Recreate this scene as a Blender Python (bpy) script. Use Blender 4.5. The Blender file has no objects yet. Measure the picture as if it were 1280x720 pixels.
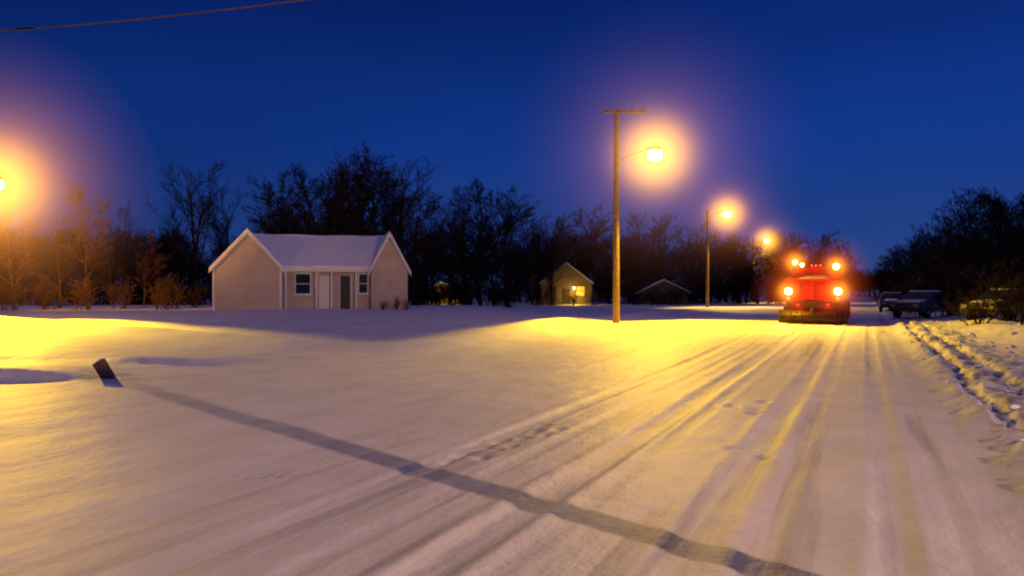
import bpy, math, random
import numpy as np
from mathutils import Vector, Matrix
random.seed(7); np.random.seed(7)
S=bpy.context.scene
F=1000.0; HZ=366.0; CH=1.7
TH=math.atan(.44); CT=math.cos(TH); ST=math.sin(TH)
# ------------------------------------------------------------ materials
def mat(name,col,rough=.8,noise=0,nscale=5,metal=0,emit=None,es=0,bump=0,bscale=20,spec=.3):
    m=bpy.data.materials.new(name); m.use_nodes=True
    nt=m.node_tree; b=nt.nodes['Principled BSDF']
    b.inputs['Base Color'].default_value=(*col,1); b.inputs['Roughness'].default_value=rough
    b.inputs['Metallic'].default_value=metal; b.inputs['Specular IOR Level'].default_value=spec
    tc=nt.nodes.new('ShaderNodeTexCoord')
    if noise:
        n=nt.nodes.new('ShaderNodeTexNoise'); n.inputs['Scale'].default_value=nscale; n.inputs['Detail'].default_value=6
        nt.links.new(tc.outputs['Object'],n.inputs['Vector'])
        r=nt.nodes.new('ShaderNodeValToRGB')
        r.color_ramp.elements[0].position=.3; r.color_ramp.elements[1].position=.7
        r.color_ramp.elements[0].color=(*[c*(1-noise) for c in col],1)
        r.color_ramp.elements[1].color=(*[min(1,c*(1+noise)) for c in col],1)
        nt.links.new(n.outputs['Fac'],r.inputs['Fac']); nt.links.new(r.outputs['Color'],b.inputs['Base Color'])
    if bump:
        n=nt.nodes.new('ShaderNodeTexNoise'); n.inputs['Scale'].default_value=bscale; n.inputs['Detail'].default_value=5
        nt.links.new(tc.outputs['Object'],n.inputs['Vector'])
        bp=nt.nodes.new('ShaderNodeBump'); bp.inputs['Distance'].default_value=bump
        nt.links.new(n.outputs['Fac'],bp.inputs['Height']); nt.links.new(bp.outputs['Normal'],b.inputs['Normal'])
    if emit:
        b.inputs['Emission Color'].default_value=(*emit,1); b.inputs['Emission Strength'].default_value=es
    return m
def siding(name,col):
    m=mat(name,col,.6,.10,1.3); nt=m.node_tree; b=nt.nodes['Principled BSDF']
    tc=nt.nodes.new('ShaderNodeTexCoord'); w=nt.nodes.new('ShaderNodeTexWave')
    w.wave_type='BANDS'; w.bands_direction='Z'; w.wave_profile='SAW'; w.inputs['Scale'].default_value=1.6
    nt.links.new(tc.outputs['Object'],w.inputs['Vector'])
    bp=nt.nodes.new('ShaderNodeBump'); bp.inputs['Distance'].default_value=.012
    nt.links.new(w.outputs['Fac'],bp.inputs['Height']); nt.links.new(bp.outputs['Normal'],b.inputs['Normal'])
    return m
M_wood=mat('weathered_wood',(.16,.10,.06),.85,.3,6,bump=.01)
M_metal=mat('galvanised_metal',(.25,.25,.26),.5,.1,8,metal=.6)
M_bulb=mat('sodium_lens',(1,.8,.4),.3,emit=(1,.80,.35),es=30)
M_bark=mat('bark',(.024,.016,.013),.95,.3,3,spec=.1)
M_barkb=mat('bark_brown',(.12,.06,.03),.95,.3,3,spec=.1)
M_snowcap=mat('snow_cover',(.86,.87,.90),.7,.05,2,bump=.04,bscale=3)
M_salt=mat('sand_and_salt',(.20,.15,.11),.9,.3,4,bump=.03,bscale=8)
M_siding=siding('clapboard_siding',(.52,.44,.37))
M_siding2=siding('clapboard_siding_tan',(.11,.09,.07))
M_trim=mat('white_trim',(.78,.76,.72),.5,.05,5)
M_glass=mat('dark_window_glass',(.012,.014,.022),.08,spec=.5)
M_lit=mat('lit_window',(.6,.4,.1),.4,.1,2,emit=(1,.5,.06),es=.35)
M_door=mat('dark_door',(.03,.02,.03),.5,.1,4)
M_red=mat('red_truck_paint',(.36,.010,.008),.45,.3,3)
M_dk=mat('dark_steel',(.02,.018,.018),.5,.2,5)
M_blade=mat('plow_blade_steel',(.035,.012,.012),.5,.4,4)
M_tire=mat('rubber_tire',(.015,.015,.015),.9,.1,10)
M_head=mat('amber_lamp_lens',(1,.6,.3),.3,emit=(1,.52,.12),es=16)
M_redl=mat('red_marker_lens',(1,.1,.05),.3,emit=(1,.06,.02),es=5)
M_carA=mat('car_paint_dark',(.02,.022,.035),.3,.1,4)
M_carB=mat('car_paint_grey',(.05,.055,.08),.3,.1,4)

# ------------------------------------------------------------ helpers
def link(o,parent=None):
    S.collection.objects.link(o)
    if parent: o.parent=parent
    return o
def empty(name,loc=(0,0,0),rz=0):
    e=bpy.data.objects.new(name,None); e.empty_display_size=.3; e.location=loc; e.rotation_euler=(0,0,rz); return link(e)
def mobj(name,v,f,m,parent=None,smooth=False,bevel=0):
    me=bpy.data.meshes.new(name); me.from_pydata([tuple(map(float,p)) for p in v],[],f); me.update()
    me.materials.append(m)
    if smooth: me.polygons.foreach_set('use_smooth',[True]*len(me.polygons))
    o=bpy.data.objects.new(name,me); link(o,parent)
    if bevel:
        b=o.modifiers.new('bevel','BEVEL'); b.width=bevel; b.segments=2; b.limit_method='ANGLE'
    return o
def box(name,c,s,m,parent=None,bevel=0,rot=None):
    x,y,z=[a/2 for a in s]
    v=[(-x,-y,-z),(x,-y,-z),(x,y,-z),(-x,y,-z),(-x,-y,z),(x,-y,z),(x,y,z),(-x,y,z)]
    f=[(0,3,2,1),(4,5,6,7),(0,1,5,4),(1,2,6,5),(2,3,7,6),(3,0,4,7)]
    o=mobj(name,v,f,m,parent,bevel=bevel); o.location=c
    if rot: o.rotation_euler=rot
    return o
def tube(name,pts,rs,m,parent=None,n=12,cap=True):
    v=[];f=[]
    pts=[Vector(p) for p in pts]
    if not isinstance(rs,(list,tuple)): rs=[rs]*len(pts)
    for i,p in enumerate(pts):
        d=(pts[min(i+1,len(pts)-1)]-pts[max(i-1,0)]).normalized()
        a=d.cross(Vector((0,0,1)))
        if a.length<.05: a=d.cross(Vector((0,1,0)))
        a.normalize(); b=d.cross(a)
        for k in range(n):
            t=2*math.pi*k/n; v.append(p+(a*math.cos(t)+b*math.sin(t))*rs[i])
    for i in range(len(pts)-1):
        for k in range(n):
            f.append((i*n+k,i*n+(k+1)%n,(i+1)*n+(k+1)%n,(i+1)*n+k))
    if cap: f.append(tuple(range(n))); f.append(tuple(range(len(v)-n,len(v)))[::-1])
    return mobj(name,v,f,m,parent,smooth=False)
def ball(name,c,r,m,parent=None,sc=(1,1,1),seg=20):
    v=[];f=[];ring=seg//2
    for i in range(ring+1):
        ph=math.pi*i/ring
        for k in range(seg):
            t=2*math.pi*k/seg
            v.append((r*sc[0]*math.sin(ph)*math.cos(t),r*sc[1]*math.sin(ph)*math.sin(t),r*sc[2]*math.cos(ph)))
    for i in range(ring):
        for k in range(seg):
            f.append((i*seg+k,(i+1)*seg+k,(i+1)*seg+(k+1)%seg,i*seg+(k+1)%seg))
    o=mobj(name,v,f,m,parent,smooth=True); o.location=c; return o
# ------------------------------------------------------------ numpy noise
def vnoise(x,y,seed=0):
    xi=np.floor(x).astype(np.int64); yi=np.floor(y).astype(np.int64)
    xf=x-xi; yf=y-yi; u=xf*xf*(3-2*xf); w=yf*yf*(3-2*yf)
    def h(a,b):
        n=(a*374761393+b*668265263+seed*1442695041)&0x7fffffff
        n=((n^(n>>13))*1274126177)&0x7fffffff
        n=n^(n>>16)
        return (n&0xffff)/65535.0
    return (h(xi,yi)*(1-u)+h(xi+1,yi)*u)*(1-w)+(h(xi,yi+1)*(1-u)+h(xi+1,yi+1)*u)*w
def fbm(x,y,o=4,seed=0):
    r=0;a=.5
    for i in range(o):
        r=r+a*(vnoise(x*2**i,y*2**i,seed+i)-.5)*2; a*=.5
    return r
def sst(a,b,x):
    t=np.clip((x-a)/(b-a),0,1); return t*t*(3-2*t)
ridge=np.array([(-60,52),(-34,42),(-23.4,36.5),(-12.9,29.3),(-6.1,23.6),(-3.4,22.5),(-1.1,27.5),(2.2,37.5),(9,52),(22,85),(40,125)],float)
def ridge_d(x,y):
    best=np.full(x.shape,1e9)
    for a,b in zip(ridge[:-1],ridge[1:]):
        d=b-a; t=np.clip(((x-a[0])*d[0]+(y-a[1])*d[1])/(d@d),0,1)
        q=np.hypot(x-a[0]-t*d[0],y-a[1]-t*d[1]); best=np.minimum(best,q)
    return best
rf=random.Random(5); FEET=[]
for i in range(13):
    FEET.append((-.65+.2*(i%2)+i*.09+rf.uniform(-.05,.05), 8.1+.17*i+rf.uniform(-.08,.08),rf.uniform(.05,.1)))
FEET+=[(-2.6+.14*i,7.35+.03*i,.05) for i in range(5)]+[(3.4,11.2,.1),(3.55,11.6,.1),(3.3,12,.1),(3.9,12.4,.1),(2.6,8.3,.08),(2.4,8.7,.08)]
def drift(x,y,cx,cy,lx,hh,back=1.6,front=.22,tilt=0):
    yy=y-cy-tilt*(x-cx); prof=np.where(yy>0,np.exp(-(yy/back)**2),np.exp(-(yy/front)**2))
    return hh*prof*np.exp(-((x-cx)/lx)**4)
def height(x,y):
    x=np.asarray(x,float); y=np.asarray(y,float)
    u=x*CT-y*ST; v=x*ST+y*CT
    h=.28*sst(16,40,y)*sst(12,-2,u)
    h=h+.42*sst(30,47,y)*sst(4,-5,x)*sst(90,60,y)
    rd=ridge_d(x,y)
    h=h+(.22+.08*fbm(x*.25,y*.25,3,5))*np.exp(-(rd/1.2)**2)*sst(75,50,y)
    off=sst(-4.5,-8,u)
    h=h+off*(.10*fbm(x*.22,y*.16,3,11)+.028*fbm(x*1.1,y*.9,3,12))
    h=h+.012*fbm(u*1.3,v*.3,3,3)
    def groove(uc,w,d,amp=.10,fr=.10,sd=1):
        c=uc+amp*fbm(v*fr,v*0+uc*7,2,sd)
        dd=d*(.5+1.0*vnoise(v*.5,v*0+sd*3.1,sd))
        q=(u-c)/w
        return -dd*np.exp(-q**4)+dd*.45*np.exp(-((np.abs(q)-1.45)/.45)**2)
    near=sst(60,25,v)
    for uc,w,d in ((-2.45,.17,.022),(-1.05,.16,.024),(.22,.13,.018),(-3.9,.14,.016),(-2.05,.10,.007),(-.62,.1,.009),(-3.2,.1,.008),(.6,.08,.008)):
        h=h+near*groove(uc,w,d,sd=int(abs(uc)*10))
    for k,(r0,cx,cy) in enumerate(((17.0,-20.5,-5.0),(18.6,-20.5,-5.0),(24,-26,-9))):
        q=(np.hypot(x-cx,y-cy)-r0)/.12
        h=h-.012*np.exp(-q**4)*near
    chunky=fbm(x*1.5,y*1.5,4,21); fine=fbm(x*6,y*6,3,22)
    b=sst(1.0,1.6,u)*sst(4.6,2.6,u)
    h=h+b*(.12+.15*chunky+.06*fine)
    h=h-.15*np.exp(-((u-1.75-.25*fbm(v*.3,v*0,2,9))/.15)**4)*near-.14*np.exp(-((u-2.4-.25*fbm(v*.3,v*0+3,2,8))/.17)**4)*near
    h=h+sst(2.9,5.2,u)*(.40+.20*fbm(x*.4,y*.4,3,31)+.035*fine)*sst(90,50,v)
    for fx,fy,r in FEET:
        q=((x-fx)/r)**2+((y-fy)/(r*1.5))**2
        h=h-.035*np.exp(-q)+.014*np.exp(-(np.sqrt(q)-1.5)**2*4)
    h=h+drift(x,y,-11.2,15.6,2.9,.24,1.8,.35,.03)+drift(x,y,-8.2,19.0,1.6,.16,1.5,.3,-.1)+drift(x,y,-14.5,20.5,4,.12,2,.4,.02)
    return h
def gz(x,y): return float(height(np.array([x]),np.array([y]))[0])
def P(px,py,d):  # photo reading -> world point at distance d
    return Vector(((px-640)/F*d,d,CH-(py-HZ)/F*d))
# ------------------------------------------------------------ ground sheet
def axis(lo,hi,step,out_lo,out_hi,g):
    a=list(np.arange(lo,hi,step)); s=step; p=a[-1]
    while p<out_hi: s*=g; p+=s; a.append(p)
    s=step;p=lo;b=[]
    while p>out_lo: s*=g;p-=s;b.append(p)
    return np.array(b[::-1]+a)
U=axis(-5.6,3.4,.045,-1500,1500,1.028); V=axis(3,22,.09,-1500,1800,1.03)
UU,VV=np.meshgrid(U,V); X=UU*CT+VV*ST; Y=-UU*ST+VV*CT
Z=height(X,Y); nu,nv=len(U),len(V)
verts=np.stack([X.ravel(),Y.ravel(),Z.ravel()],1)
i=np.arange(nv-1)[:,None]*nu+np.arange(nu-1)[None,:]
faces=np.stack([i,i+1,i+1+nu,i+nu],-1).reshape(-1,4)
me=bpy.data.meshes.new('snowy_ground')
me.vertices.add(len(verts)); me.vertices.foreach_set('co',verts.ravel())
me.loops.add(faces.size); me.loops.foreach_set('vertex_index',faces.ravel().astype(np.int32))
me.polygons.add(len(faces)); me.polygons.foreach_set('loop_start',np.arange(0,faces.size,4,dtype=np.int32))
me.update(calc_edges=True); me.polygons.foreach_set('use_smooth',np.ones(len(faces),bool)); me.validate()
ground=bpy.data.objects.new('snow_covered_ground',me); link(ground)
def snow_ground():
    m=bpy.data.materials.new('road_and_field_snow'); m.use_nodes=True; nt=m.node_tree; N=nt.nodes; L=nt.links
    b=N['Principled BSDF']; b.inputs['Roughness'].default_value=.6; b.inputs['Specular IOR Level'].default_value=.2
    geo=N.new('ShaderNodeNewGeometry')
    rot=N.new('ShaderNodeVectorRotate'); rot.rotation_type='Z_AXIS'; rot.inputs['Angle'].default_value=TH
    L.new(geo.outputs['Position'],rot.inputs['Vector'])
    def mapping(sc):
        mp=N.new('ShaderNodeMapping'); mp.inputs['Scale'].default_value=sc; L.new(rot.outputs['Vector'],mp.inputs['Vector']); return mp
    def noise(sc,det,s=1,rough=.55):
        mp=mapping(sc); n=N.new('ShaderNodeTexNoise'); n.inputs['Scale'].default_value=s; n.inputs['Detail'].default_value=det; n.inputs['Roughness'].default_value=rough
        L.new(mp.outputs['Vector'],n.inputs['Vector']); return n.outputs['Fac']
    def math_(op,a,b2=None,c=None,clamp=False):
        n=N.new('ShaderNodeMath'); n.operation=op; n.use_clamp=clamp
        for k,q in enumerate((a,b2,c)):
            if q is None: continue
            if isinstance(q,(int,float)): n.inputs[k].default_value=q
            else: L.new(q,n.inputs[k])
        return n.outputs[0]
    def rng(x,a,b2,c=0,d=1):
        n=N.new('ShaderNodeMapRange'); n.interpolation_type='SMOOTHSTEP'
        L.new(x,n.inputs['Value']); n.inputs['From Min'].default_value=a; n.inputs['From Max'].default_value=b2
        n.inputs['To Min'].default_value=c; n.inputs['To Max'].default_value=d; return n.outputs['Result']
    sep=N.new('ShaderNodeSeparateXYZ'); L.new(rot.outputs['Vector'],sep.inputs[0]); u=sep.outputs['X']
    wide=math_('MULTIPLY',rng(u,-8,-2.5),rng(u,1.6,.8))
    streak=noise((1.7,.07,1),5,1,.6); streak2=noise((7,.16,1),4,1,.55); grain=noise((1,1,1),8,14,.7); lump=noise((1,.6,1),5,1.5)
    t1=math_('MULTIPLY',rng(streak,.48,.68),wide)
    t2=math_('MULTIPLY',rng(streak2,.5,.75),wide)
    dark=math_('ADD',math_('MULTIPLY',t1,.8),math_('MULTIPLY',t2,.35),clamp=True)
    dark=math_('MAXIMUM',dark,math_('MULTIPLY',wide,.22))
    r=N.new('ShaderNodeMixRGB'); r.inputs['Color1'].default_value=(.80,.81,.84,1); r.inputs['Color2'].default_value=(.34,.34,.40,1)
    L.new(dark,r.inputs['Fac'])
    r2=N.new('ShaderNodeMixRGB'); r2.blend_type='MULTIPLY'; r2.inputs['Fac'].default_value=1
    cr=N.new('ShaderNodeCombineColor'); g=rng(lump,.3,.7,.86,1.0)
    for k in range(3): L.new(g,cr.inputs[k])
    L.new(r.outputs[0],r2.inputs['Color1']); L.new(cr.outputs[0],r2.inputs['Color2']); 
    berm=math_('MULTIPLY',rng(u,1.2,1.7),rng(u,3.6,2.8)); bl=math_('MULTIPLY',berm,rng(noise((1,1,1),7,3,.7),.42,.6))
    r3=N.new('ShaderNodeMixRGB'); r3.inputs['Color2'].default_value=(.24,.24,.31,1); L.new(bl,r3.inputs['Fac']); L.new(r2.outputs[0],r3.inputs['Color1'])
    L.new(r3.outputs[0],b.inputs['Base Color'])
    hgt=math_('ADD',math_('MULTIPLY',streak,math_('MULTIPLY',wide,-.015)),math_('MULTIPLY',streak2,math_('MULTIPLY',wide,-.006)))
    hgt=math_('ADD',hgt,math_('MULTIPLY',grain,.006)); hgt=math_('ADD',hgt,math_('MULTIPLY',lump,.06))
    bp=N.new('ShaderNodeBump'); bp.inputs['Distance'].default_value=1; bp.inputs['Strength'].default_value=.9
    L.new(hgt,bp.inputs['Height']); L.new(bp.outputs['Normal'],b.inputs['Normal'])
    return m
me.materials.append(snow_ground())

# ------------------------------------------------------------ lamp halos, glow painted as emissive volumes
def glow_mat(name,core,ca,cs,wide,wa,ws,step=.5,pw=1.7):  # self-lit volume, glow colour put in by radius, scatters no light
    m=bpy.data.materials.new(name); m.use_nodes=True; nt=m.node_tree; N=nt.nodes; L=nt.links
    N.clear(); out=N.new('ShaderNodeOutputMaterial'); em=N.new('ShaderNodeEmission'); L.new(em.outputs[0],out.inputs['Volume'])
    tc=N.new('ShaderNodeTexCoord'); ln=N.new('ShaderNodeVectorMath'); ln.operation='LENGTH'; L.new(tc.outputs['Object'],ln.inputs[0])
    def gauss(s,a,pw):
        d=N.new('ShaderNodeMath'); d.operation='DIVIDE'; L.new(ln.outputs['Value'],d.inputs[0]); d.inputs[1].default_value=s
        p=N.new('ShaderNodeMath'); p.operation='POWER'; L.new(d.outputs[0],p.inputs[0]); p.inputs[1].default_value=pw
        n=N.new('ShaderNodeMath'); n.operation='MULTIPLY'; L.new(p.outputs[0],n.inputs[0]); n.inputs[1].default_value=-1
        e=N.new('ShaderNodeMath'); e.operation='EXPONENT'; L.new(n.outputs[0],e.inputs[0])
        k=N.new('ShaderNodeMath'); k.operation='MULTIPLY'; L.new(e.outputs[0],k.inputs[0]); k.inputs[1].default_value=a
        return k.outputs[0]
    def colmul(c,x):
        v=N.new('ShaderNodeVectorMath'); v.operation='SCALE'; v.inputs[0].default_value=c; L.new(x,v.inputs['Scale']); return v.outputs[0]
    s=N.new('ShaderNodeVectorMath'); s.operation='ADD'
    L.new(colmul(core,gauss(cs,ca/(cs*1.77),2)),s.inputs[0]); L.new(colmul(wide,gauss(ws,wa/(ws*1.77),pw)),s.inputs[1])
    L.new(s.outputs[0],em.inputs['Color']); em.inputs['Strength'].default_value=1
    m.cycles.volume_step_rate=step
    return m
R1=7.0
GLOW1=glow_mat('painted_glow',(1,.46,0),2.6,1.25,(1,.34,.19),.28,2.6)
GLOWL=glow_mat('painted_glow_large',(1,.42,0),2.6,1.5,(1,.33,.07),.6,3.2,pw=2)
GLOW2=glow_mat('painted_glow_small',(1,.40,0),2.6,1.25,(1,.28,.05),.28,2.4)
GLOWT=glow_mat('vehicle_painted_glow',(1,.30,.02),2.2,.36,(1,.12,.02),.45,.7,.6)  # painted glow around the truck lights
GLOWR=glow_mat('marker_painted_glow',(1,.03,.01),.7,.22,(1,.03,.01),.2,.5,.6)  # painted red glow around the marker lights

def spot(name,loc,aim,W,ang,blend,parent=None,col=(1,.56,.10),rad=.18):
    l=bpy.data.lights.new(name,'SPOT'); l.energy=W; l.color=col; l.spot_size=math.radians(ang); l.spot_blend=blend; l.shadow_soft_size=rad
    o=bpy.data.objects.new(name,l); link(o); o.location=loc; o.rotation_euler=Vector(aim).to_track_quat('-Z','Y').to_euler()
    if parent:
        o.parent=parent; o.matrix_parent_inverse=Matrix.Translation(parent.location).inverted()
    return o
def street_lamp(x,y,ztop,lx,ly,lz,halo,aim,W,ang,blend,crossarm=True,col=(1,.56,.06),rad=.18):
    z0=gz(x,y)-.2; e=empty('street_lamp',(x,y,z0))
    H=ztop-z0; dx,dy,dz=lx-x,ly-y,lz-z0
    tube('wooden_pole',[(0,0,0),(0,0,H*.5),(.02,0,H)],[.17,.145,.11],M_wood,e)
    if crossarm:
        box('crossarm',(0.35,-.16,H-.12),(2.1,.10,.12),M_wood,e,.01)
        for k in (-.6,.1,.7,1.3): tube('insulator',[(k,-.16,H-.06),(k,-.16,H+.06),(k,-.16,H+.12)],[.04,.055,.03],M_metal,e,8)
    n=6; pts=[]
    for k in range(n+1):
        t=k/n; pts.append((dx*t*.86,dy*t*.86,dz-.35+.75*math.sin(t*math.pi/2)*.75))
    tube('lamp_arm',pts,.035,M_metal,e,8)
    ang_=math.atan2(dy,dx)
    hd=mobj('lamp_head',[(-.45,-.1,.0),(-.45,.1,.0),(.35,.17,-.05),(.35,-.17,-.05),(-.45,-.07,.12),(-.45,.07,.12),(.2,.12,.17),(.2,-.12,.17)],
        [(0,1,2,3),(4,7,6,5),(0,4,5,1),(1,5,6,2),(2,6,7,3),(3,7,4,0)],M_metal,e,bevel=.03)
    hd.location=(dx,dy,dz+.22); hd.rotation_euler=(0,0,ang_)
    ball('lamp_lens',(dx,dy,dz-.02),.34,M_bulb,e,(1,.85,.8))
    if halo: ball('painted_glow',(dx,dy,dz),R1,halo,e,seg=24)  # emissive ball painting the halo around the lamp
    if W: spot('sodium_light',(lx,ly,lz-.38),aim,W,ang,blend,e,col,rad)
    return e
p=P(817,195,38)
street_lamp(4.95,38,P(0,137,38).z,p.x,37.6,p.z,GLOW1,(.25,-.50,-.82),17500,120,.35,col=(1,.56,.0))
p=P(907,268,79); street_lamp(19.3,79,P(0,262,79).z,p.x,78.5,p.z,GLOW2,(.3,-.4,-1),9000,116,.4,False)
p=P(957,301,118); street_lamp(35.6,118,P(0,297,118).z,p.x,117.5,p.z,GLOW2,(.2,-.2,-1),9000,116,.4,False)
p=P(-6,230,36); le=street_lamp(p.x-1.6,36.3,8.6,p.x,36,p.z,GLOWL,(.1,-.62,-.78),21000,114,.25,False,col=(1,.56,.0))
spot('sodium_back_light',(p.x,36.1,p.z-.38),(-.1,1,.15),9000,90,.6,le,(1,.42,.03))
# next lamp of the street, behind the photographer on the other side of the road
street_lamp(17.0,-12.2,9.6,15.6,-11.0,8.2,None,(-.68,.70,-.02),24000,92,.85,False,col=(1,.56,.34),rad=.12)
# roadside sign post beside the photographer: throws the long shadow
e=empty('sign_post',(3.75,2.45,gz(3.75,2.45)-.1))
tube('post',[(0,0,0),(0,0,4.05)],[.16,.11],M_wood,e)
box('street_name_plate',(0,0,3.95),(.5,.03,.2),M_metal,e,.005,(0,0,math.radians(40)))
x0,y0=-7.75,15.5
e=empty('marker_post',(x0,y0,gz(x0,y0)-.1)); e.rotation_euler=(math.radians(-6),math.radians(-34),0)
box('post',(0,0,.24),(.22,.14,.52),M_wood,e,.015)
box('snow_cap',(0,0,.51),(.23,.15,.02),M_snowcap,e,.008)

# ------------------------------------------------------------ bare trees
def tree_mesh(name,seed,H,mat_,kids=(13,6,5,4),trunk=.22,low=.22,minr=.012,spreadang=(30,60),stems=1,lenf=.62):
    rnd=random.Random(seed); segs=[]
    def grow(p,d,length,r,lev):
        n=5 if lev==0 else 3
        pts=[p]; dirs=[d]; rr=[r]
        for i in range(n):
            w=.10 if lev==0 else .22
            d=(d+Vector((rnd.uniform(-w,w),rnd.uniform(-w,w),rnd.uniform(-w*.6,w)+(.04 if lev else .05)))).normalized()
            q=p+d*length/n; r2=max(minr,r*(1-.8*(i+1)/n) if lev else r*(1-.72*(i+1)/n))
            segs.append((p,q,rr[-1],r2)); p=q; pts.append(p); dirs.append(d); rr.append(r2)
        if lev>=len(kids): return
        c=kids[lev]
        for k in range(c):
            t=(low if lev==0 else .2)+(1-(low if lev==0 else .2))*(k+rnd.random())/c
            t=min(t,.999); i=int(t*n); f=t*n-i
            b=pts[i].lerp(pts[i+1],f); rb=rr[i]*(1-f)+rr[i+1]*f; dd=dirs[i+1]
            ax=dd.cross(Vector((rnd.uniform(-1,1),rnd.uniform(-1,1),rnd.uniform(-1,1))))
            if ax.length<.01: continue
            ax.normalize(); a=math.radians(rnd.uniform(*spreadang))
            nd=Matrix.Rotation(a,3,ax)@dd
            if nd.z<-.1: nd.z*=-.5
            L=length*lenf*(1-.45*t if lev==0 else (1-.3*t))*rnd.uniform(.75,1.15)*(.85 if lev else 1)
            grow(b,nd.normalized(),L,max(minr,rb*.6),lev+1)
    for s in range(stems):
        if stems==1: grow(Vector((0,0,0)),Vector((0,0,1)),H*.86,trunk,0)
        else:
            a=rnd.uniform(0,6.28); t=rnd.uniform(.1,.75)
            grow(Vector((rnd.uniform(-.5,.5),rnd.uniform(-.5,.5),0)),Vector((math.cos(a)*t,math.sin(a)*t,1)).normalized(),H*rnd.uniform(.6,1),trunk,1)
    P0=np.array([s[0] for s in segs]);P1=np.array([s[1] for s in segs]);r0=np.array([s[2] for s in segs]);r1=np.array([s[3] for s in segs])
    D=P1-P0; D/=np.linalg.norm(D,axis=1,keepdims=True)+1e-9
    ref=np.where(np.abs(D[:,2:3])>.9,np.array([[1,0,0.]]),np.array([[0,0,1.]]))
    A=np.cross(D,ref); A/=np.linalg.norm(A,axis=1,keepdims=True); B=np.cross(D,A)
    k=3; vs=[]
    for (Pp,r) in ((P0,r0),(P1,r1)):
        for j in range(k):
            t=2*math.pi*j/k; vs.append(Pp+(A*math.cos(t)+B*math.sin(t))*r[:,None])
    vs=np.stack(vs,1).reshape(-1,3); n=len(segs); base=np.arange(n)[:,None]*6
    fs=np.concatenate([base+np.array([[j,(j+1)%3,3+(j+1)%3,3+j]]) for j in range(3)],0).astype(np.int32)
    me=bpy.data.meshes.new(name); me.vertices.add(len(vs)); me.vertices.foreach_set('co',vs.ravel())
    me.loops.add(fs.size); me.loops.foreach_set('vertex_index',fs.ravel()); me.polygons.add(len(fs))
    me.polygons.foreach_set('loop_start',np.arange(0,fs.size,4,dtype=np.int32)); me.update(calc_edges=True); me.materials.append(mat_)
    NH[me.name]=float(vs[:,2].max())
    return me
NH={}
TM=[tree_mesh('bare_tree_mesh',10+i,10,M_bark,kids=(17,8,5,4),trunk=.26,minr=.016,low=.14,spreadang=(24,56)) for i in range(6)]
TL=[tree_mesh('light_bare_tree_mesh',30+i,10,M_bark,kids=(15,7,5,3),trunk=.2,minr=.011,low=.2,spreadang=(22,50)) for i in range(3)]
TB=[tree_mesh('bare_tree_brown_mesh',40+i,10,M_barkb,kids=(13,7,5,4),trunk=.18,minr=.014) for i in range(2)]
SH=[tree_mesh('shrub_mesh',60+i,3,M_bark,kids=(6,6,5,3),trunk=.04,minr=.011,stems=16,lenf=.55) for i in range(2)]
SHB=[tree_mesh('shrub_brown_mesh',70+i,3,M_barkb,kids=(6,6,5,3),trunk=.04,minr=.010,stems=14,lenf=.55) for i in range(2)]
def tree(px,ptop,d,me,w=1.0,name='bare_tree',parent=None):
    x=(px-640)/F*d; z=gz(x,d)-.1
    H=(CH-(ptop-HZ)/F*d)-z
    o=bpy.data.objects.new(name,me); link(o,parent); o.location=(x,d,z); s=H/NH[me.name]; o.scale=(s*w,s*w,s); o.rotation_euler=(0,0,random.uniform(0,6.28)); return o
R=random.Random(3)
for px,pt,d,w in ((352,218,72,1.1),(385,196,76,1.15),(420,196,70,1.1),(455,182,75,1.15),(492,190,78,1.1),(518,225,72,1),(400,205,82,1.2),(470,200,84,1.2),(330,250,70,1),
                  (578,228,80,1.1),(600,215,84,1.1),(632,232,78,1.1),(562,250,74,.9),(690,262,92,1.1),(735,255,98,1.1),
                  (790,262,110,1.1),(830,268,115,1.1),(870,275,125,1.1),(920,288,140,1.1),(975,284,150,1),
                  (1055,300,150,.8)):
    tree(px,pt,d,R.choice(TM if R.random()<.8 else TL),w)
for px,pt,d,w in ((250,200,70,.95),(160,250,64,.8),(218,250,72,.8),(282,222,80,.8),(665,265,95,1),(540,240,76,.8)):
    tree(px,pt,d,R.choice(TL),w)
for px,pt,d,w in ((1215,235,60,1.1),(1262,226,56,1.1),(1185,262,70,1.1),(1300,215,50,1),(1240,236,75,1.2),(1160,295,85,1.1),(1335,230,48,1),(1275,236,68,1.2),(1200,265,66,1.1),(1225,275,54,1.1)):
    tree(px,pt,d,R.choice(TM),w)
for px,pt,d,w in ((-30,250,50,1),(20,262,46,1),(75,258,52,1),(110,228,50,.8),(180,285,56,1),(55,285,58,1),(140,290,60,1)):
    tree(px,pt,d,R.choice(TB),w)
row=empty('distant_treeline')
for k in range(170):
    px=-160+k*9.6+R.uniform(-8,8)
    if 1058<px<1110: continue
    d=R.uniform(100,190); top=303+R.uniform(-20,26)
    if px>1080: top=R.uniform(280,325)
    if px<200: top-=6
    tree(px,top,d,R.choice(TM+TL),R.uniform(1.2,1.8),'tree_%d'%k,row)
for k in range(26):
    tree(1050+k*3+R.uniform(-2,2),340+R.uniform(-8,8),R.uniform(260,400),R.choice(TM),1.6,'far_tree_%d'%k,row)
us=empty('undergrowth')
for k in range(130):
    px=-120+k*11+R.uniform(-8,8)
    if 985<px<1100: continue
    d=R.uniform(68,96)
    if 640<px<985: d=R.uniform(100,130)
    tree(px,346+R.uniform(-16,10),d,R.choice(SH),R.uniform(1,1.7),'brush_%d'%k,us)
for px,pt,d in ((10,345,46),(60,338,48),(105,340,46),(150,345,50),(215,338,52),(200,352,50),(240,352,55),(-30,335,44),(690,360,90),(715,363,88),(740,360,90),(545,362,88)):
    tree(px,pt,d,R.choice(SHB),1.2,'shrub')
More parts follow.
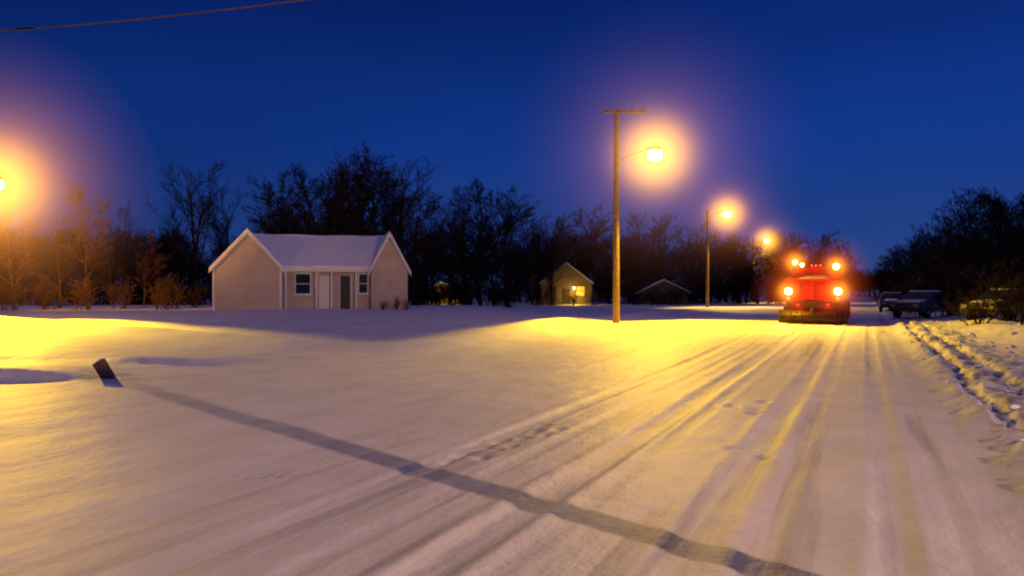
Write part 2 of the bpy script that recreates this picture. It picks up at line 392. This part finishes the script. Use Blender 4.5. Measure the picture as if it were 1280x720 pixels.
for px,pt,d in ((795,352,94),(818,356,93),(842,350,94),(866,354,95),(672,350,92)): tree(px,pt,d,R.choice(SH),1.2,'shrub')
for px,pt,d in ((495,368,46.8),(508,372,46.5),(478,374,46.6)): tree(px,pt,d,SHB[0],1,'shrub')
for px,pt,d in ((1130,352,62),(1165,345,52),(1200,340,44),(1235,330,40),(1270,318,34),(1222,355,33),(1295,330,30),(1180,358,45),(1250,345,46),(1105,358,80),(1140,365,50),(1210,362,36)):
    tree(px,pt,d,R.choice(SH),1.3,'shrub')

# ------------------------------------------------------------ houses
def wing(par,x0,x1,y0,y1,ze,zr,msid,tag,trim=M_trim):
    xm=(x0+x1)/2
    v=[(x0,y0,-.6),(x1,y0,-.6),(x1,y0,ze),(xm,y0,zr),(x0,y0,ze)]; v+=[(a,y1,c) for a,_,c in v]
    f=[(0,1,2,3,4),(9,8,7,6,5),(1,6,7,2),(0,4,9,5)]
    mobj(tag+'_walls',v,f,msid,par)
    oh=.2; th=.2; s=(zr-ze)/(xm-x0)
    for sg,nm in ((-1,'left'),(1,'right')):
        xe=xm+sg*((x1-x0)/2+oh); zee=zr-s*((x1-x0)/2+oh)
        vv=[]
        for yy in (y0-oh,y1+oh):
            vv+=[(xm,yy,zr+.01),(xe,yy,zee+.01),(xe,yy,zee+.01+th),(xm,yy,zr+.01+th)]
        mobj(tag+'_snowy_roof_'+nm,vv,[(0,1,2,3),(7,6,5,4),(0,4,5,1),(1,5,6,2),(2,6,7,3)],M_snowcap,par,bevel=.05)
        vb=[(xm,y0-oh-.03,zr-.12),(xe,y0-oh-.03,zee-.12),(xe,y0-oh-.03,zee),(xm,y0-oh-.03,zr)]
        vb+=[(a,y0-oh+.03,c) for a,_,c in vb]
        mobj(tag+'_rake_board_'+nm,vb,[(0,1,2,3),(7,6,5,4),(0,4,5,1),(3,2,6,7)],trim,par)
def window(par,x,y,z0,z1,w,glass=None,trim=M_trim):
    zc=(z0+z1)/2
    box('window_pane',(x,y-.02,zc),(w,.04,z1-z0),glass or M_glass,par)
    for sx in (-1,1): box('window_jamb',(x+sx*(w/2+.035),y-.035,zc),(.07,.09,z1-z0),trim,par)
    box('window_head',(x,y-.04,z1+.05),(w+.2,.1,.10),trim,par); box('window_sill',(x,y-.05,z0-.05),(w+.2,.13,.10),trim,par)
    box('window_rail',(x,y-.05,zc),(w-.01,.03,.04),trim,par)
hx,hy=-12.35,48.6
h=empty('clapboard_house',(hx,hy,.70),math.radians(14))
E=2.5; RR=4.65
wing(h,-5.5,-1.6,0,7.5,E,RR,M_siding,'wing')
wing(h,3.75,6.0,0,7.5,E,RR-.03,M_siding,'small_wing')
yb=.7
mobj('centre_walls',[(-1.6,yb,-.6),(3.75,yb,-.6),(3.75,yb,E),(-1.6,yb,E)],[(0,1,2,3)],M_siding,h)
v=[];f=[];nx,ny=24,8
for j in range(ny+1):
    for k in range(nx+1):
        s=j/ny; xx=-3.55+k/nx*(4.875+3.55); inx=k/nx
        v.append((xx,.22+3.53*s,E+.14+(RR+.03-E)*s-.05*math.sin(inx*math.pi)*s+.02*math.sin(xx*2.1+s*3)))
nv_=len(v); v+=[(a,b+.02,c-.17) for a,b,c in v[:nx+1]]+[(-3.55,7.5,E),(4.875,7.5,E)]
for j in range(ny):
    for k in range(nx): a=j*(nx+1)+k; f.append((a,a+1,a+nx+2,a+nx+1))
for k in range(nx): f.append((nv_+k,nv_+k+1,k+1,k))
f.append(tuple([nv_+nx+1,nv_+nx+2]+[ny*(nx+1)+k for k in range(nx,-1,-1)]))
mobj('centre_snowy_roof',v,f,M_snowcap,h,smooth=False)
box('porch_fascia',(1.075,.2,E-.12),(5.3,.06,.18),M_trim,h)
for xx in (-1.35,.45,1.35,2.85): box('porch_post',(xx,.28,E/2-.4),(.11,.11,E+.36),M_trim,h,.01)
window(h,-.35,yb,.95,2.15,.85); window(h,3.3,yb,1.0,2.15,.5)
box('white_door',(.93,yb-.03,1.02),(.62,.05,2.05),M_trim,h); box('storm_door',(2.2,yb-.03,1.02),(.6,.05,2.05),M_door,h)
for sx in (1.85,2.55): box('door_jamb',(sx,yb-.05,1.05),(.08,.09,2.1),M_trim,h)
for xx in (-5.45,-1.65): box('corner_board',(xx,-.03,E/2-.3),(.12,.06,E+.5),M_trim,h)
def simple_house(x,y,z,w,dep,ze,zr,rz,W=0,name='house'):
    e=empty(name,(x,y,z),rz); wing(e,-w/2,w/2,0,dep,ze,zr,M_siding2,'main',M_siding2)
    for k in (-.28,.28): window(e,w*k,0,.9,min(2.0,ze-.1),.9,M_lit if W and k>0 else M_glass,M_siding2)
    box('front_door',(0,-.03,.85),(.9,.06,1.7),M_door,e)
    if W:
        l=bpy.data.lights.new('porch_light','POINT'); l.energy=W; l.color=(1,.55,.04); l.shadow_soft_size=.1
        o=bpy.data.objects.new('porch_light',l); link(o,e); o.location=(.9,-1.2,.9)
        ball('porch_lamp_globe',(.9,-.25,1.8),.10,M_bulb,e); tube('porch_lamp_arm',[(.9,0,1.95),(.9,-.25,1.95)],.03,M_metal,e,6)
    return e
d=95; simple_house((708-640)/F*d,d,.45,6.0,8,2.4,4.7,math.radians(-4),300)
d=98; simple_house((830-640)/F*d,d,-.1,6.5,8,1.7,3.3,math.radians(-8),0)
d=96; simple_house((552-640)/F*d,d,.1,4.5,7,1.7,2.8,math.radians(5),200)

# ------------------------------------------------------------ snow plow truck, seen from behind
tx,ty=(1016-640)/F*36.5,36.5
T=empty('snow_plow_truck',(tx,ty,.27),-TH+math.radians(1))
def wheel(par,x,y,r,w=.32):
    tube('wheel',[(x-w/2,y,r),(x+w/2,y,r)],r,M_tire,par,20); tube('hub',[(x-w/2-.02,y,r),(x+w/2+.02,y,r)],r*.45,M_metal,par,12)
def hexa(name,y0,y1,z0,z1,wb0,wt0,wb1,wt1,m,bev=.04,z0b=None,z1b=None):
    z0b=z0 if z0b is None else z0b; z1b=z1 if z1b is None else z1b
    v=[(-wb0/2,y0,z0),(wb0/2,y0,z0),(wb1/2,y1,z0b),(-wb1/2,y1,z0b),(-wt0/2,y0,z1),(wt0/2,y0,z1),(wt1/2,y1,z1b),(-wt1/2,y1,z1b)]
    return mobj(name,v,[(0,3,2,1),(4,5,6,7),(0,1,5,4),(1,2,6,5),(2,3,7,6),(3,0,4,7)],m,T,bevel=bev)
for sx in (-.98,.98):
    wheel(T,sx,1.0,.52,.55); wheel(T,sx,2.2,.52,.55); wheel(T,sx,6.4,.52)
    box('mud_flap',(sx,.36,.5),(.62,.03,.62),M_dk,T)
box('chassis',(0,3.9,.8),(.9,7.2,.22),M_dk,T,.02)
for sx in (-1,1):
    mobj('body_side',[(sx*1.02,.3,1.05),(sx*1.02,4.2,1.05),(sx*1.16,4.2,2.25),(sx*1.16,.3,2.1),(sx*.97,.3,1.05),(sx*.97,4.2,1.05),(sx*1.10,4.2,2.25),(sx*1.10,.3,2.1)],
      [(0,1,2,3),(7,6,5,4),(0,3,7,4),(3,2,6,7),(1,5,6,2),(0,4,5,1)],M_red,T)
    for yy in (.9,1.7,2.5,3.3): box('side_rib',(sx*1.12,yy,1.6),(.07,.1,1.0),M_red,T,.01)
    box('tail_post',(sx*1.08,.27,1.55),(.20,.16,1.15),M_red,T,.03)
box('body_floor',(0,2.25,1.02),(1.95,3.9,.08),M_red,T)
hexa('tailgate',.2,.27,1.12,2.0,1.94,2.04,1.94,2.04,M_red,.02)
for xx in (-.62,0,.62): box('tailgate_rib',(xx,.17,1.56),(.09,.05,.84),M_red,T,.015)
box('tailgate_top_rail',(0,.17,2.02),(2.05,.12,.1),M_red,T,.02); box('tailgate_bottom_rail',(0,.16,1.14),(1.95,.1,.1),M_red,T,.02)
hexa('salt_heap',.45,4.0,1.9,2.12,1.95,1.3,1.95,1.0,M_salt,.1,1.9,2.3)
hexa('cab',4.45,6.0,.85,1.85,2.1,2.1,2.1,2.1,M_red)
hexa('cab_roof',4.45,5.7,1.86,2.62,2.08,1.9,2.08,1.86,M_red,.05)
box('rear_cab_window',(0,4.43,2.2),(1.2,.03,.42),M_glass,T,.01)
for sx in (-1,1):
    mobj('side_window',[(sx*1.05,4.8,1.92),(sx*1.05,5.6,1.92),(sx*.965,5.45,2.5),(sx*.965,4.8,2.5)],[(0,1,2,3)],M_glass,T)
    tube('mirror_arm',[(sx*1.03,5.7,2.0),(sx*1.36,5.75,2.1)],.02,M_dk,T,6); box('mirror',(sx*1.38,5.75,2.05),(.16,.06,.44),M_dk,T,.02)
    tube('exhaust_stack' if sx>0 else 'intake_stack',[(sx*.98,4.33,1.0),(sx*.98,4.33,2.8)],.07,M_metal,T,10)
mobj('windshield',[(-.9,5.98,1.9),(.9,5.98,1.9),(.85,5.74,2.5),(-.85,5.74,2.5)],[(0,1,2,3)],M_glass,T)
hexa('hood',6.0,7.5,.9,1.8,1.95,1.8,1.6,1.4,M_red,.08,.9,1.62)
hexa('cab_shield',4.1,5.2,2.66,2.72,2.3,2.3,2.2,2.2,M_red,.01); hexa('cab_shield_back',4.1,4.16,2.2,2.66,2.3,2.3,2.3,2.3,M_red,.01)
box('light_bar_mount',(0,4.2,2.80),(2.1,.08,.06),M_dk,T)
def light_unit(x,y,z,r,m,glow,R_):
    tube('lamp_housing',[(x,y+.16,z),(x,y+.02,z)],[r*.6,r*1.1],M_dk,T,12); ball('lamp_lens',(x,y,z),r,m,T,(1,.5,1),14)
    if glow: ball('painted_light_glow',(x,y-.1,z),R_,glow,T,seg=16)  # emissive ball painting the glow around this light
for sx in (-1,1):
    light_unit(sx*1.06,.13,1.5,.17,M_head,GLOWT,1.8)
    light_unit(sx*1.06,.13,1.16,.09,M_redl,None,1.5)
    light_unit(sx*.62,.02,.93,.09,M_redl,GLOWR,1.5)
light_unit(-1.0,4.1,2.98,.12,M_head,GLOWT,1.8); light_unit(-.66,4.1,2.84,.10,M_head,None,1.8); light_unit(.94,4.1,2.74,.16,M_head,GLOWT,1.8)
for x in (-.2,.0,.2): light_unit(x,4.1,2.80,.04,M_redl,None,1.5)
hexa('spreader_hopper',-.15,.18,.78,1.05,.9,1.7,.9,1.7,M_dk,.02)
tube('spinner_chute',[(0,-.05,.78),(0,-.08,.42)],[.12,.16],M_dk,T,10); tube('spinner_disc',[(0,-.08,.40),(0,-.08,.36)],.3,M_dk,T,16)
box('rear_bumper',(0,.05,.90),(2.2,.12,.16),M_dk,T,.02)
def blade(name,yc,W,hh,z0=.05):
    v=[];f=[];n=9
    for i in range(n+1):
        t=i/n; z=z0+hh*t; y=yc+.22*((t-.45)**2)*4
        v+=[(-W/2,y,z),(W/2,y,z),(W/2,y+.04,z),(-W/2,y+.04,z)]
    for i in range(n):
        a=i*4
        for k in range(4): f.append((a+k,a+(k+1)%4,a+4+(k+1)%4,a+4+k))
    f+=[(3,2,1,0),(n*4,n*4+1,n*4+2,n*4+3)]
    mobj(name,v,f,M_blade,T,smooth=True)
blade('underbody_blade',-.28,2.95,.60)
for k in range(-3,4): box('blade_rib',(k*.46,-.34,.36),(.04,.06,.5),M_dk,T)
for sx in (-.7,.7): tube('blade_arm',[(sx,-.2,.5),(sx,.6,.8)],.045,M_dk,T,8)
blade('front_plow_blade',8.2,3.2,.95)
for sx in (-.4,.4): tube('push_arm',[(sx,8.2,.45),(sx,7.2,.7)],.06,M_dk,T,8)
l=bpy.data.lights.new('tail_light_glow','POINT'); l.energy=32; l.color=(1,.13,.03); l.shadow_soft_size=.2
o=bpy.data.objects.new('tail_light_glow',l); link(o,T); o.location=(0,-1.0,1.5)
l=bpy.data.lights.new('beacon_glow','POINT'); l.energy=30; l.color=(1,.25,.03); l.shadow_soft_size=.2
o=bpy.data.objects.new('beacon_glow',l); link(o,T); o.location=(0,3.6,3.0)
for sx in (-1,1):
    l=bpy.data.lights.new('amber_work_light','SPOT'); l.energy=500; l.color=(1,.5,.06); l.spot_size=math.radians(100); l.spot_blend=.8; l.shadow_soft_size=.1
    o=bpy.data.objects.new('amber_work_light',l); link(o,T); o.location=(sx*1.06,-.02,1.5); o.rotation_euler=Vector((0,-1,-.35)).to_track_quat('-Z','Y').to_euler()

# ------------------------------------------------------------ parked cars
def car(px,d,paint,rz,name='parked_car'):
    x=(px-640)/F*d; e=empty(name,(x,d,gz(x,d)-.03),rz)
    prof=[(-2.2,.35),(-2.25,.6),(-2.15,.82),(-1.2,.95),(-.55,1.38),(.75,1.42),(1.5,1.0),(2.15,.92),(2.25,.6),(2.2,.35)]
    v=[];f=[];n=len(prof)
    for sx in (-1,1):
        for (yy,zz) in prof:
            w=.88 if zz<1.05 else .68
            v.append((sx*w,yy,zz))
    for i in range(n):
        j=(i+1)%n; f.append((i,j,n+j,n+i))
    f.append(tuple(range(n))[::-1]); f.append(tuple(range(n,2*n)))
    mobj('body',v,f,paint,e,bevel=.05)
    for sx in (-1,1):
        mobj('side_windows',[(sx*.895,-1.0,.99),(sx*.895,1.35,.99),(sx*.71,.7,1.34),(sx*.71,-.5,1.32)],[(0,1,2,3)],M_glass,e)
        for yy in (-1.4,1.4): wheel(e,sx*.78,yy,.32,.2)
        box('headlight',(sx*.62,-2.23,.68),(.3,.05,.14),M_metal,e,.02)
    mobj('windscreen',[(-.72,-1.17,.985),(.72,-1.17,.985),(.6,-.62,1.36),(-.6,-.62,1.36)],[(0,1,2,3)],M_glass,e)
    box('bumper',(0,-2.24,.45),(1.6,.12,.18),M_dk,e,.03)
    box('roof_snow',(0,.1,1.45),(1.2,1.2,.08),M_snowcap,e,.035); box('hood_snow',(0.1,-1.65,.92),(1.2,.8,.06),M_snowcap,e,.025,(math.radians(7),0,0))
    return e
car(1155,44,M_carA,-TH-.5); car(1115,60,M_carB,-TH); car(1262,36,M_carB,-TH-.7)
# snow chunks thrown by the plow
import bmesh
bm=bmesh.new()
for k in range(260):
    u=R.choice([R.uniform(1.3,3.6),R.uniform(1.3,3.6),R.uniform(3.4,9)]); vv=4+R.random()**1.5*40
    x=u*CT+vv*ST; y=-u*ST+vv*CT; r=R.uniform(.02,.065)*(1.3 if u>3.4 else 1)
    ret=bmesh.ops.create_icosphere(bm,subdivisions=2,radius=r,matrix=Matrix.Translation((x,y,gz(x,y)+r*.1))@Matrix.Rotation(R.uniform(0,3),4,'X')@Matrix.Diagonal((R.uniform(.8,1.6),1,R.uniform(.5,.9),1)))
    for q in ret['verts']: q.co+=Vector((R.uniform(-1,1),R.uniform(-1,1),R.uniform(-1,1)))*r*.22
me=bpy.data.meshes.new('snow_chunks'); bm.to_mesh(me); bm.free(); me.materials.append(M_snowcap); link(bpy.data.objects.new('snow_chunks',me))

# ------------------------------------------------------------ overhead power line
a=P(-160,44,16); b=P(420,-6,12); pts=[]
for k in range(25):
    t=k/24; q=a.lerp(b,t); q.z-=.12*math.sin(math.pi*t); pts.append(q)
e=empty('power_line'); tube('cable',pts,.014,M_wood,e,6)
tube('splice',[pts[9],pts[10]],.026,M_dk,e,8)

# ------------------------------------------------------------ world
w=bpy.data.worlds.new('World'); S.world=w; w.use_nodes=True; nt=w.node_tree; N=nt.nodes; L=nt.links
bg=N['Background']
sky=N.new('ShaderNodeTexSky'); sky.sky_type='NISHITA'; sky.sun_disc=False; sky.sun_elevation=math.radians(-4); sky.sun_rotation=math.radians(60); sky.ozone_density=6
tc=N.new('ShaderNodeTexCoord'); sp=N.new('ShaderNodeSeparateXYZ'); L.new(tc.outputs['Generated'],sp.inputs[0])
cr=N.new('ShaderNodeValToRGB'); L.new(sp.outputs['Z'],cr.inputs['Fac'])
els=[(0,(.026,.048,.16)),(.07,(.013,.043,.20)),(.18,(.005,.034,.225)),(.34,(.002,.016,.14)),(.55,(.045,.042,.14)),(1,(.055,.048,.15))]
r=cr.color_ramp
r.elements[0].position=0; r.elements[0].color=(*els[0][1],1); r.elements[1].position=1; r.elements[1].color=(*els[-1][1],1)
for pz,c in els[1:-1]:
    q=r.elements.new(pz); q.color=(*c,1)
mx=N.new('ShaderNodeMath'); mx.operation='MULTIPLY_ADD'; L.new(sp.outputs['X'],mx.inputs[0]); mx.inputs[1].default_value=.35; mx.inputs[2].default_value=1
# faint thin cloud banding
nz=N.new('ShaderNodeTexNoise'); nz.inputs['Scale'].default_value=2.2; nz.inputs['Detail'].default_value=4
mp=N.new('ShaderNodeMapping'); mp.inputs['Scale'].default_value=(1,1,5); L.new(tc.outputs['Generated'],mp.inputs['Vector']); L.new(mp.outputs['Vector'],nz.inputs['Vector'])
nm=N.new('ShaderNodeMapRange'); nm.inputs['From Min'].default_value=.3; nm.inputs['From Max'].default_value=.7; nm.inputs['To Min'].default_value=.88; nm.inputs['To Max'].default_value=1.1; L.new(nz.outputs['Fac'],nm.inputs['Value'])
mm=N.new('ShaderNodeMath'); mm.operation='MULTIPLY'; L.new(mx.outputs[0],mm.inputs[0]); L.new(nm.outputs['Result'],mm.inputs[1])
s2=N.new('ShaderNodeVectorMath'); s2.operation='SCALE'; L.new(cr.outputs[0],s2.inputs[0]); L.new(mm.outputs[0],s2.inputs['Scale'])
sc=N.new('ShaderNodeVectorMath'); sc.operation='SCALE'; sc.inputs['Scale'].default_value=.05; L.new(sky.outputs[0],sc.inputs[0])
ad=N.new('ShaderNodeVectorMath'); ad.operation='ADD'; L.new(s2.outputs[0],ad.inputs[0]); L.new(sc.outputs[0],ad.inputs[1])
L.new(ad.outputs[0],bg.inputs['Color']); bg.inputs['Strength'].default_value=1

# ------------------------------------------------------------ camera
cam=bpy.data.cameras.new('Camera'); cam.lens=36*F/1280; cam.sensor_width=36; cam.clip_end=5000; cam.clip_start=.05
cam.dof.use_dof=True; cam.dof.focus_distance=5.5; cam.dof.aperture_fstop=2.2
c=bpy.data.objects.new('Camera',cam); link(c); c.location=(0,0,CH); c.rotation_euler=(math.radians(90+math.degrees(math.atan((HZ-360)/F))),0,0)
S.camera=c
S.view_settings.view_transform='Standard'; S.view_settings.look='None'; S.view_settings.exposure=0
print('verts',len(verts))
